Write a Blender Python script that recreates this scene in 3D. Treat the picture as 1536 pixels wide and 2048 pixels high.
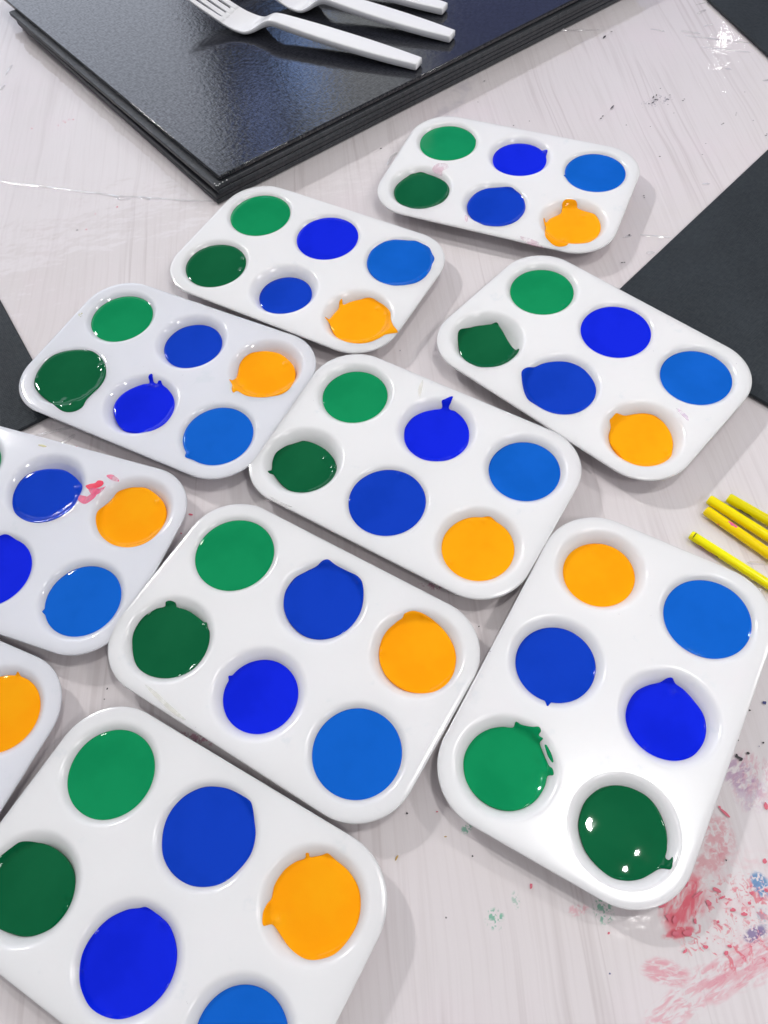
import bpy, bmesh, math, random
import numpy as np
from mathutils import Vector, Matrix, noise
from mathutils.geometry import delaunay_2d_cdt
for o in list(bpy.data.objects): bpy.data.objects.remove(o)
SC = bpy.context.scene; COL = SC.collection
rad = math.radians
# ---- light settings
WORLD_STRENGTH = 0.41
EXPOSURE = 0.13
# azimuth from, to, elevation from, to, softness (degrees), colour: bright and dark room patches, shaped for the reflections on the canvas
WORLD_PATCHES = [
 (60, 85, 10, 38, 4.0, (.5, .6, 1.3)),
 (83, 93, 10, 35.5, 1.2, (2.6, 2.7, 2.8)),
 (98.0, 132, 12, 35.5, 1.2, (4.3, 4.6, 5.3)),
 (91.0, 98.6, 10, 28.4, .5, (.10, .10, .12)),
 (93.2, 98.4, 24, 36, .4, (.15, .15, .18)),
 (94.7, 96.5, 29.0, 35.5, .4, (2.6, 3.4, 6.4)),
 (90.6, 93.2, 26.6, 31.0, .5, (2.8, 4.4, 8.5)),
]
LAMPS = [
 ('ceiling_or_added_lamp', (-1.68, 2.35, 2.15), (.45, .10, 0), 1.85, .20, (1, .98, .97)),
 ('ceiling_or_added_lamp', (.592, .266, 2.02), (0, .3, 0), 2.9, .016, (1, .99, .97)),
 ('ceiling_or_added_lamp', (.541, .222, 2.02), (0, .3, 0), 2.9, .016, (1, .99, .97)),
 ('ceiling_or_added_lamp', (.475, .356, 2.02), (0, .3, 0), 2.4, .014, (1, .99, .97)),
 ('ceiling_or_added_lamp', (1.40, .35, 1.30), (0, .3, 0), 5.0, .08, (1, .97, .95)),
 ('ceiling_or_added_lamp', (.95, -1.2, 2.1), (0, .3, 0), 10, .30, (1, .98, .97)),  # fill lamp added on the camera side to brighten the well walls
 ('ceiling_or_added_lamp', (2.44, 4.80, 2.40), (0, .3, 0), 0.4, .05, (1, .99, .98)),  # lamp added far back so the film creases glint
]
# ------------------------------------------------------------------ camera
CAM_F, CAM_PITCH, CAM_ROLL, CAM_H = 1582.883, 1.028047, -0.120435, 0.4
cp, sp = math.cos(CAM_PITCH), math.sin(CAM_PITCH)
FWD = Vector((0, cp, -sp)); _r = Vector((1, 0, 0)); _u = _r.cross(FWD)
c_, s_ = math.cos(CAM_ROLL), math.sin(CAM_ROLL)
RGT = _r*c_ + _u*s_; UPV = -_r*s_ + _u*c_
cam = bpy.data.objects.new('camera', bpy.data.cameras.new('camera')); COL.objects.link(cam)
cam.matrix_world = Matrix(((RGT.x, UPV.x, -FWD.x, 0), (RGT.y, UPV.y, -FWD.y, 0), (RGT.z, UPV.z, -FWD.z, CAM_H), (0, 0, 0, 1)))
cam.data.sensor_fit = 'VERTICAL'; cam.data.sensor_height = 24; cam.data.lens = 24*CAM_F/2048
cam.data.clip_start = .01; cam.data.clip_end = 50
SC.camera = cam
def ray(px, py): return FWD + RGT*((px-768)/CAM_F) - UPV*((py-1024)/CAM_F)
def at(px, py, z=0.0):
    d = ray(px, py); return Vector((0, 0, CAM_H)) + d*((z-CAM_H)/d.z)
# ------------------------------------------------------------------ world: an even, bright room
W = bpy.data.worlds.new('World'); SC.world = W; W.use_nodes = True
nt = W.node_tree; N = nt.nodes; LK = nt.links
bg = N['Background']; bg.inputs['Strength'].default_value = WORLD_STRENGTH
tc = N.new('ShaderNodeTexCoord'); sep = N.new('ShaderNodeSeparateXYZ'); LK.new(tc.outputs['Generated'], sep.inputs[0])
def wm(op, a, b=None, c=None):
    n = N.new('ShaderNodeMath'); n.operation = op
    for k, v in enumerate((a, b, c)):
        if v is None: continue
        if isinstance(v, (int, float)): n.inputs[k].default_value = v
        else: LK.new(v, n.inputs[k])
    return n.outputs[0]
az = wm('MULTIPLY', wm('ARCTAN2', sep.outputs[1], sep.outputs[0]), 57.2958)
el = wm('MULTIPLY', wm('ARCSINE', sep.outputs[2]), 57.2958)
def sm(v, e, w):    # smooth step up at e
    n = N.new('ShaderNodeMapRange'); n.interpolation_type = 'SMOOTHSTEP'; LK.new(v, n.inputs[0])
    n.inputs[1].default_value = e-w; n.inputs[2].default_value = e+w; return n.outputs[0]
def box(a0, a1, e0, e1, w=1.0):
    return wm('MULTIPLY', wm('MULTIPLY', sm(az, a0, w), wm('SUBTRACT', 1, sm(az, a1, w))), wm('MULTIPLY', sm(el, e0, w), wm('SUBTRACT', 1, sm(el, e1, w))))
def rgbmix(f, a, b):
    n = N.new('ShaderNodeMix'); n.data_type = 'RGBA'; LK.new(f, n.inputs[0])
    for k, v in ((6, a), (7, b)):
        if isinstance(v, tuple): n.inputs[k].default_value = v+(1,)
        else: LK.new(v, n.inputs[k])
    return n.outputs[2]
colr = rgbmix(sm(el, 42, 10), (.42, .44, .50), (1.0, .985, 1.0))     # walls below, white ceiling above
for a0, a1, e0, e1, w, c in WORLD_PATCHES:
    colr = rgbmix(box(a0, a1, e0, e1, w), colr, c)
LK.new(colr, bg.inputs['Color'])
# ------------------------------------------------------------------ lamps (ceiling lamps, and lamps added for fill and glints)
def lamp(name, loc, target, power, size, color=(1, .98, .95)):
    l = bpy.data.lights.new(name, 'AREA'); l.shape = 'DISK'; l.size = size; l.energy = power; l.color = color
    o = bpy.data.objects.new(name, l); COL.objects.link(o); o.location = loc
    o.rotation_euler = (Vector(target)-Vector(loc)).to_track_quat('-Z', 'Y').to_euler(); return o
for k, (nm, loc, tgt, pw, sz, cl) in enumerate(LAMPS):
    l = lamp(nm, loc, tgt, pw, sz, cl)
    if k == 0: l.data.spread = rad(38)       # beam narrowed and aimed right, so the near left falls darker
SC.view_settings.view_transform = 'Standard'; SC.view_settings.look = 'None'
SC.view_settings.exposure = EXPOSURE; SC.view_settings.gamma = 1; SC.view_settings.use_curve_mapping = False
SC.render.engine = 'CYCLES'
PA,PB,PL,PW,PR,PZ=0.05899,0.05839,0.09044,0.06097,0.02972,0.01328
POSE={
 1:(0.12249,0.51091,-0.50476,0.00003,-0.00145,0.00274),
 2:(-0.03370,0.44726,-0.61049,0.00004,-0.00270,0.00046),
 3:(-0.13021,0.35988,-0.56858,-0.00008,0.00516,-0.00273),
 4:(0.14117,0.32974,-0.85082,-0.00001,-0.00058,0.00049),
 5:(0.02002,0.26415,-0.64662,-0.00002,0.00019,-0.00022),
 6:(-0.21249,0.25303,-0.43412,-0.00002,-0.00038,-0.00088),
 7:(-0.05676,0.15948,-0.64519,0.00007,-0.00198,0.00078),
 8:(0.10124,0.11660,0.94854,-0.00003,-0.00153,-0.00003),
 9:(-0.27464,0.14623,-0.50722,0.00000,-0.00004,0.00003),
 10:(-0.11684,0.04719,-0.61651,0.00001,-0.00057,-0.00061),
}
# paint pools: palette -> (column,row,colour,radius mm,outline mm about the well centre or None for a round pool,tongues (reach mm,angle,half width deg))
POOLS={
 1:[
  (0,0,'green',22.1,None,[(21.8, 28.0, 9)]),
  (1,0,'blue',20.7,None,[(22.3, 40.0, 13)]),
  (2,0,'light_blue',22.5,None,[(23.6, -150.0, 7)]),
  (0,1,'dark_green',20.9,[(-19.0,-7.2),(-20.1,-0.0),(-18.6,7.0),(-15.1,14.6),(-10.2,18.7),(-7.1,20.2),(-2.2,20.6),(5.5,19.3),(12.2,16.8),(17.5,12.2),(21.3,5.9),(23.0,-2.5),(22.5,-10.4),(18.6,-16.5),(13.0,-21.6),(7.1,-24.3),(0.2,-24.6),(-8.2,-19.7),(-14.6,-13.9)],[]),
  (1,1,'mid_blue',21.7,[(-19.6,-6.0),(-20.2,2.0),(-18.2,10.1),(-13.5,16.5),(-7.2,20.2),(-0.3,22.2),(5.0,22.5),(9.1,20.7),(14.3,17.3),(18.8,11.9),(22.1,4.3),(22.9,-3.4),(21.7,-12.3),(18.3,-18.0),(12.6,-22.5),(6.1,-24.7),(-1.1,-25.0),(-9.1,-19.3),(-15.2,-13.8)],[]),
  (2,1,'orange',20.2,[(-21.6,-1.5),(-20.9,0.0),(-18.8,-2.1),(-18.0,1.6),(-15.3,5.6),(-12.1,10.3),(-12.6,15.6),(-13.4,17.7),(-12.1,20.4),(-8.7,22.3),(-4.7,22.6),(-2.8,21.3),(-2.0,20.0),(2.6,18.6),(9.3,17.9),(14.0,14.7),(18.1,8.7),(20.1,1.3),(19.9,-8.1),(17.6,-17.3),(12.4,-20.9),(4.2,-23.0),(2.8,-27.0),(-1.5,-29.8),(-6.0,-29.4),(-10.9,-26.0),(-14.3,-22.3),(-16.7,-14.0),(-18.0,-6.4),(-19.8,-4.8)],[]),
 ],
 2:[
  (0,0,'green',22.7,None,[]),
  (1,0,'blue',22.6,None,[]),
  (2,0,'light_blue',23.3,[(-20.9,-8.5),(-23.1,-0.2),(-22.0,7.5),(-18.3,14.5),(-12.0,19.8),(0.2,23.7),(7.4,22.9),(13.6,21.0),(18.1,16.6),(22.2,12.4),(23.1,6.9),(24.7,1.1),(24.6,-7.3),(21.4,-14.8),(14.3,-20.5),(7.2,-23.6),(-2.2,-22.6),(-11.9,-18.6),(-17.4,-14.1)],[]),
  (0,1,'dark_green',22.0,None,[]),
  (1,1,'mid_blue',18.8,None,[]),
  (2,1,'orange',20.2,[(-20.5,-9.5),(-18.4,-7.1),(-18.0,-1.6),(-17.7,3.4),(-19.5,8.4),(-18.6,11.2),(-16.4,8.8),(-13.4,13.2),(-7.6,18.7),(-1.5,21.2),(4.8,20.4),(11.0,18.4),(17.9,13.9),(21.8,7.7),(26.2,2.8),(31.9,-1.4),(26.1,-7.0),(23.4,-12.3),(19.5,-17.8),(13.4,-21.9),(4.4,-23.5),(-6.2,-18.7),(-13.0,-13.5),(-16.4,-10.4)],[]),
 ],
 3:[
  (0,0,'green',21.7,None,[]),
  (1,0,'mid_blue',19.9,None,[]),
  (2,0,'orange',20.4,[(-17.0,-18.2),(-15.5,-17.4),(-15.8,-14.0),(-17.6,-8.7),(-20.4,-1.7),(-20.1,5.5),(-16.5,12.0),(-9.5,15.9),(-1.0,17.3),(8.2,14.6),(15.1,10.1),(19.1,3.6),(23.5,-7.7),(21.3,-15.0),(14.9,-20.4),(7.4,-24.0),(0.3,-25.6),(-6.7,-24.6),(-8.1,-27.0),(-10.9,-24.6),(-12.5,-21.6)],[]),
  (0,1,'dark_green',23.6,[(-18.6,-13.5),(-22.4,-5.8),(-23.4,2.9),(-21.3,10.9),(-15.6,17.6),(-7.4,22.3),(1.7,24.0),(11.4,21.4),(19.5,15.9),(24.5,8.8),(26.2,1.2),(25.4,-6.3),(24.9,-11.9),(26.1,-17.6),(24.1,-22.3),(19.3,-25.3),(13.8,-25.6),(3.5,-22.9),(-7.0,-20.3),(-14.6,-17.2)],[]),
  (1,1,'blue',20.6,[(-16.2,-9.8),(-19.3,-3.2),(-19.1,4.1),(-16.1,10.8),(-11.3,16.6),(-8.0,18.9),(-9.3,21.1),(-8.7,23.2),(-7.2,23.8),(-6.0,21.9),(-4.9,20.4),(-2.7,20.6),(-2.0,22.0),(-0.1,22.4),(1.5,21.0),(6.7,19.5),(13.2,15.9),(18.9,10.3),(23.5,2.7),(24.7,-5.2),(22.4,-11.8),(17.8,-16.3),(8.1,-17.8),(-0.0,-19.6),(-8.9,-16.2)],[]),
  (2,1,'light_blue',22.1,None,[(23.9, -110.0, 12)]),
 ],
 4:[
  (0,0,'green',21.4,None,[]),
  (1,0,'blue',22.4,None,[]),
  (2,0,'light_blue',21.7,None,[]),
  (0,1,'dark_green',19.3,[(-20.0,-5.9),(-20.8,-1.7),(-17.8,6.7),(-12.5,13.4),(-7.8,18.4),(-5.6,18.9),(0.0,16.5),(7.8,12.1),(14.4,9.2),(19.9,8.2),(22.0,3.3),(22.2,-2.4),(21.8,-8.4),(19.8,-14.3),(15.3,-19.3),(9.8,-22.9),(1.1,-22.6),(-9.3,-16.3),(-15.7,-10.9)],[]),
  (1,1,'mid_blue',21.8,[(-22.9,-11.1),(-25.1,-7.5),(-24.6,-3.5),(-22.2,1.3),(-19.9,8.1),(-14.8,14.5),(-8.4,19.0),(0.0,20.6),(8.7,18.4),(16.2,13.7),(20.9,6.5),(22.4,-2.4),(20.9,-11.2),(16.4,-17.7),(8.7,-21.9),(-0.2,-22.4),(-7.5,-23.6),(-14.8,-19.2)],[]),
  (2,1,'orange',19.3,[(-21.3,-2.7),(-21.4,0.1),(-21.4,3.9),(-19.9,5.9),(-17.5,8.5),(-13.5,13.8),(-8.8,17.6),(-2.9,19.6),(4.5,18.8),(11.4,14.8),(16.4,9.0),(20.3,0.5),(20.5,-6.6),(17.8,-13.5),(13.0,-19.4),(6.2,-21.6),(-2.9,-17.3),(-11.3,-14.5),(-15.9,-10.3),(-18.6,-4.4)],[]),
 ],
 5:[
  (0,0,'green',20.8,None,[]),
  (1,0,'blue',20.1,[(-17.2,-9.9),(-19.4,-4.4),(-19.2,3.5),(-15.9,10.2),(-10.9,15.3),(-6.8,18.7),(-8.3,21.3),(-6.6,23.2),(-3.2,26.9),(-2.3,23.0),(-2.3,20.3),(2.1,20.3),(8.6,18.2),(14.4,13.9),(18.3,8.2),(21.4,-0.1),(20.8,-8.8),(17.4,-16.3),(10.8,-20.7),(3.1,-23.0),(-6.9,-20.2),(-13.6,-15.1)],[]),
  (2,0,'light_blue',20.9,None,[]),
  (0,1,'dark_green',19.2,[(-15.3,-15.8),(-15.4,-12.7),(-18.6,-7.1),(-20.1,-0.7),(-18.2,6.9),(-14.0,12.7),(-10.6,15.9),(-4.6,17.2),(3.9,16.8),(11.3,14.2),(15.9,10.9),(19.6,7.2),(21.8,2.0),(22.3,-1.6),(21.6,-6.6),(18.1,-13.2),(11.8,-18.0),(3.8,-18.8),(-4.7,-17.4),(-12.4,-14.5),(-13.5,-16.2)],[]),
  (1,1,'mid_blue',22.5,None,[]),
  (2,1,'orange',20.3,None,[(20.6, 99.0, 14)]),
 ],
 6:[
  (1,0,'mid_blue',20.4,[(-15.5,-15.1),(-19.6,-7.6),(-20.7,0.8),(-18.4,8.0),(-12.3,12.7),(-5.8,15.2),(1.5,16.3),(9.9,14.1),(16.2,10.8),(20.4,7.5),(21.7,2.3),(24.2,-6.7),(21.7,-13.7),(16.8,-19.6),(9.0,-23.6),(0.6,-24.2),(-8.9,-21.1)],[]),
  (2,0,'orange',20.1,[(-19.4,-10.2),(-21.2,-4.9),(-20.2,1.5),(-18.9,6.4),(-17.1,11.6),(-12.8,15.9),(-8.3,18.3),(-2.4,19.6),(5.6,17.4),(12.6,13.6),(17.9,7.2),(20.0,-0.4),(21.4,-10.0),(17.5,-17.5),(10.1,-21.9),(0.4,-22.7),(-8.9,-20.0),(-15.0,-15.8)],[]),
  (1,1,'blue',22.2,None,[(23.1, 104.0, 20)]),
  (2,1,'light_blue',21.4,None,[(21.8, -144.0, 6)]),
 ],
 7:[
  (0,0,'green',22.5,None,[]),
  (1,0,'mid_blue',21.5,[(-18.5,-10.3),(-21.4,-3.8),(-21.4,4.7),(-18.0,11.9),(-14.6,16.9),(-12.8,20.9),(-10.5,22.8),(-5.8,22.5),(2.1,22.6),(8.9,22.3),(13.9,19.9),(18.9,12.5),(21.5,4.4),(20.9,-4.6),(17.6,-11.7),(10.7,-18.0),(2.1,-20.5),(-7.1,-18.8),(-13.9,-15.2)],[]),
  (2,0,'orange',20.3,[(-17.7,-8.9),(-20.2,-2.6),(-20.4,4.1),(-18.3,10.8),(-16.7,13.9),(-16.7,16.0),(-13.4,19.5),(-8.3,21.1),(-1.5,21.1),(6.3,19.1),(14.2,14.1),(18.7,8.5),(21.5,0.5),(21.2,-6.7),(17.6,-13.1),(10.6,-17.2),(2.2,-19.1),(-6.6,-17.9),(-13.3,-14.1)],[]),
  (0,1,'dark_green',21.0,[(-18.2,-10.7),(-21.1,-4.5),(-21.5,3.4),(-18.7,10.5),(-15.5,14.3),(-15.9,16.2),(-13.9,18.1),(-11.0,18.7),(-10.0,17.3),(-3.0,18.7),(4.2,18.3),(9.0,17.7),(10.4,18.2),(12.8,16.1),(15.3,14.8),(19.4,8.9),(21.9,0.6),(20.9,-7.6),(16.9,-13.3),(10.3,-17.9),(2.7,-20.8),(-4.9,-20.7),(-11.1,-17.7)],[]),
  (1,1,'blue',19.6,None,[(20.0, -180.0, 5)]),
  (2,1,'light_blue',22.1,None,[]),
 ],
 8:[
  (2,0,'orange',19.3,None,[]),
  (2,1,'light_blue',22.1,None,[]),
  (1,0,'mid_blue',20.3,None,[(23.8, -167.0, 5)]),
  (1,1,'blue',19.2,[(-8.1,17.7),(-1.1,18.9),(6.4,17.8),(12.4,13.9),(17.1,8.9),(19.5,7.0),(20.7,4.8),(19.6,2.2),(18.9,-2.8),(15.6,-9.4),(11.4,-15.1),(5.2,-18.5),(-2.2,-19.4),(-10.0,-17.4),(-14.8,-13.8),(-18.2,-8.6),(-19.6,-0.8),(-18.1,7.2),(-13.9,13.7)],[]),
  (0,0,'green',20.1,[(-8.4,18.5),(-1.2,20.3),(6.8,19.0),(13.2,15.1),(17.3,10.0),(19.5,5.2),(21.9,5.2),(22.0,2.0),(23.2,-3.1),(24.4,-5.9),(23.1,-7.7),(21.1,-7.6),(20.6,-10.0),(18.6,-9.5),(16.5,-11.6),(12.8,-15.6),(10.8,-17.7),(9.8,-19.8),(7.1,-21.3),(6.1,-19.1),(0.8,-19.8),(-7.2,-18.4),(-13.2,-14.5),(-17.2,-9.2),(-19.2,-1.8),(-18.5,5.9),(-14.8,13.5)],[]),
  (0,1,'dark_green',20.3,[(-8.1,17.9),(-1.4,19.6),(5.3,19.4),(12.7,16.0),(17.5,10.4),(19.9,3.9),(20.1,-3.4),(17.9,-9.4),(13.3,-14.7),(7.9,-18.4),(2.1,-20.3),(-1.3,-20.7),(-1.9,-22.0),(0.2,-22.8),(-2.7,-23.7),(-5.8,-23.7),(-7.2,-20.1),(-10.7,-17.6),(-15.1,-14.3),(-18.9,-9.1),(-20.9,-2.4),(-18.9,5.3),(-15.3,11.9)],[]),
 ],
 9:[
  (2,0,'orange',20.6,None,[(21.8, 101.0, 5)]),
 ],
 10:[
  (0,0,'green',21.6,None,[]),
  (1,0,'mid_blue',22.1,[(-17.6,-12.7),(-21.2,-5.7),(-22.1,1.7),(-20.2,9.4),(-15.7,15.9),(-10.6,19.5),(-3.3,22.1),(5.7,22.7),(10.5,21.9),(16.0,16.0),(20.3,10.6),(22.7,3.1),(21.5,-4.9),(18.5,-12.7),(12.3,-18.3),(4.4,-21.5),(-4.7,-21.3),(-12.4,-18.1)],[]),
  (2,0,'orange',20.3,[(-17.9,-14.5),(-18.7,-10.7),(-18.6,-7.5),(-20.3,-2.5),(-20.0,4.4),(-17.5,10.2),(-14.2,13.9),(-14.7,15.9),(-13.2,16.7),(-12.4,15.5),(-7.6,19.3),(-5.6,20.9),(-0.6,20.2),(7.1,18.9),(14.0,15.3),(18.5,9.5),(20.8,2.6),(20.4,-5.6),(18.1,-12.5),(12.4,-18.1),(7.2,-20.3),(0.1,-20.2),(-6.8,-17.9),(-12.1,-16.2),(-14.9,-18.4)],[]),
  (0,1,'dark_green',20.1,[(-21.0,-11.7),(-24.2,-4.9),(-22.8,1.2),(-22.0,3.5),(-20.3,8.4),(-17.8,13.0),(-12.2,16.2),(-4.5,18.2),(3.9,17.8),(10.5,15.7),(14.2,13.3),(19.2,7.4),(21.1,1.2),(20.1,-6.5),(15.5,-12.7),(9.8,-16.8),(2.5,-19.1),(-4.2,-20.0),(-12.9,-17.9)],[]),
  (1,1,'blue',20.7,[(-17.2,-13.8),(-20.5,-7.7),(-21.3,-0.1),(-19.4,8.0),(-14.6,14.8),(-9.9,18.3),(-6.7,20.4),(0.3,20.2),(6.9,19.2),(14.4,14.1),(18.0,9.4),(20.2,1.8),(19.4,-6.2),(16.3,-12.8),(10.5,-18.9),(3.1,-21.8),(-4.6,-21.9),(-12.2,-18.6)],[]),
  (2,1,'light_blue',20.1,None,[]),
 ],
}
# small swellings in the wet paint: palette -> (x mm, y mm) in the palette's own frame
SWELL={
 1:[(47.2,-9.0),(53.7,-6.8),(64.1,-17.2),(57.6,-46.8)],
 2:[(-44.0,-14.6),(-38.9,-25.3),(21.4,-33.0),(66.4,-14.0),(74.1,-16.6),(81.1,-22.3),(39.9,43.7)],
 3:[(-43.6,-12.5),(-77.8,-40.5),(-47.8,-47.2),(-39.8,-45.9),(-5.3,-11.4),(-0.2,-10.1),(66.9,39.4),(51.0,10.8),(76.8,19.4),(50.0,-48.6)],
 4:[(-40.6,-23.1),(-40.4,-28.5),(75.6,-27.7),(78.5,-29.5),(-39.3,27.9)],
 5:[(-50.6,-18.7),(-42.9,-21.6),(-39.3,-28.2),(-3.2,-9.2),(3.2,-7.3),(47.4,-16.2),(53.9,-12.3),(50.1,-44.7)],
 6:[(17.4,36.1),(18.3,18.8),(68.9,41.7)],
 7:[(8.4,50.6),(11.0,49.0),(42.6,21.6),(51.1,49.6),(-72.9,-13.5),(-47.5,-12.6)],
 8:[(70.5,36.9),(17.7,-27.8),(-39.3,23.0),(-39.5,20.3),(-51.2,12.2),(43.9,43.5)],
 10:[(24.1,32.2),(24.1,26.9),(3.6,-9.8),(5.6,-10.5),(41.2,19.2),(46.6,15.2),(-41.7,-23.5),(-39.6,-27.6)],
}
# ================================================================== helpers
def tag(o, label=None, cat=None, group=None, kind=None):
    if label: o['label'] = label
    if cat: o['category'] = cat
    if group: o['group'] = group
    if kind: o['kind'] = kind
    return o
def link(name, me, mat=None, parent=None, smooth=True):
    if mat: me.materials.append(mat)
    if smooth:
        for p in me.polygons: p.use_smooth = True
    o = bpy.data.objects.new(name, me); COL.objects.link(o)
    if parent: o.parent = parent
    return o
def mesh(verts, faces):
    me = bpy.data.meshes.new('m'); me.from_pydata([tuple(v) for v in verts], [], faces); me.update(); return me
def empty(name, mw):
    o = bpy.data.objects.new(name, None); COL.objects.link(o); o.empty_display_size = .02; o.matrix_world = mw; return o
class Mat:
    def __init__(s, name):
        s.m = bpy.data.materials.new(name); s.m.use_nodes = True; s.t = s.m.node_tree; s.N = s.t.nodes; s.p = s.N['Principled BSDF']
    def n(s, typ, **kw):
        n = s.N.new('ShaderNode'+typ)
        for k, v in kw.items():
            if k.startswith('i_'): s.set(n, k[2:].replace('_', ' '), v)
            else: setattr(n, k, v)
        return n
    def set(s, n, key, v):
        sock = n.inputs[int(key)] if str(key).isdigit() else n.inputs[key]
        if isinstance(v, bpy.types.NodeSocket): s.t.links.new(v, sock)
        else:
            if isinstance(v, tuple) and len(v) == 3 and sock.type == 'RGBA': v = v+(1,)
            sock.default_value = v
    def P(s, **kw):
        for k, v in kw.items(): s.set(s.p, k.replace('_', ' '), v)
        return s
    def math(s, op, a, b=None, c=None, clamp=False):
        n = s.n('Math', operation=op); n.use_clamp = clamp
        for k, v in enumerate((a, b, c)):
            if v is not None: s.set(n, k, v)
        return n.outputs[0]
    def obj(s, scale=(1, 1, 1), loc=(0, 0, 0), rot=(0, 0, 0)):
        t = s.n('TexCoord'); m = s.n('Mapping'); s.set(m, 'Vector', t.outputs['Object'])
        s.set(m, 'Scale', scale); s.set(m, 'Location', loc); s.set(m, 'Rotation', rot); return m.outputs[0]
    def noise(s, vec, scale, detail=3, rough=.5, dist=0):
        n = s.n('TexNoise'); s.set(n, 'Vector', vec); s.set(n, 'Scale', scale); s.set(n, 'Detail', detail); s.set(n, 'Roughness', rough); s.set(n, 'Distortion', dist)
        return n.outputs[0]
    def step(s, v, a, b, smooth=True):
        n = s.n('MapRange'); n.interpolation_type = 'SMOOTHSTEP' if smooth else 'LINEAR'
        s.set(n, 0, v); n.inputs[1].default_value = a; n.inputs[2].default_value = b; return n.outputs[0]
    def mix(s, f, a, b):
        n = s.n('Mix', data_type='RGBA'); s.set(n, 0, f); s.set(n, 6, a); s.set(n, 7, b); return n.outputs[2]
    def bump(s, h, strength=.2, dist=.001, normal=None):
        n = s.n('Bump'); s.set(n, 'Height', h); s.set(n, 'Strength', strength); s.set(n, 'Distance', dist)
        if normal: s.set(n, 'Normal', normal)
        return n.outputs[0]
# ================================================================== materials
def stain(M, base, px, rx, ry, rot, colour, nscale, lo, hi, amount, stretch=(1, 1, 1), seed=0):
    """paint rubbed onto the table: an elliptical patch (centre px, radii in m, rot deg) broken up by noise"""
    c = at(*px)
    v = M.obj((1, 1, 1), (-c.x, -c.y, 0))
    r = M.n('Mapping'); M.set(r, 'Vector', v); M.set(r, 'Rotation', (0, 0, rad(-rot)))
    r2 = M.n('Mapping'); M.set(r2, 'Vector', r.outputs[0]); M.set(r2, 'Scale', (1/rx, 1/ry, 0))
    l = M.n('VectorMath', operation='LENGTH'); M.set(l, 0, r2.outputs[0])
    wob = M.noise(M.obj((1, 1, 1), (seed, 0, 0)), 70, 3, .6)
    d = M.math('ADD', l.outputs['Value'], M.math('MULTIPLY', M.math('SUBTRACT', wob, .5), 1.1))
    mask = M.math('SUBTRACT', 1, M.step(d, .55, 1.0))
    st = M.n('Mapping'); M.set(st, 'Vector', r.outputs[0]); M.set(st, 'Scale', stretch)
    nz = M.noise(st.outputs[0], nscale, 3, .55, .8)
    f = M.math('MULTIPLY', M.math('MULTIPLY', mask, M.step(nz, lo, hi)), amount)
    return M.mix(f, base, colour)
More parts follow.
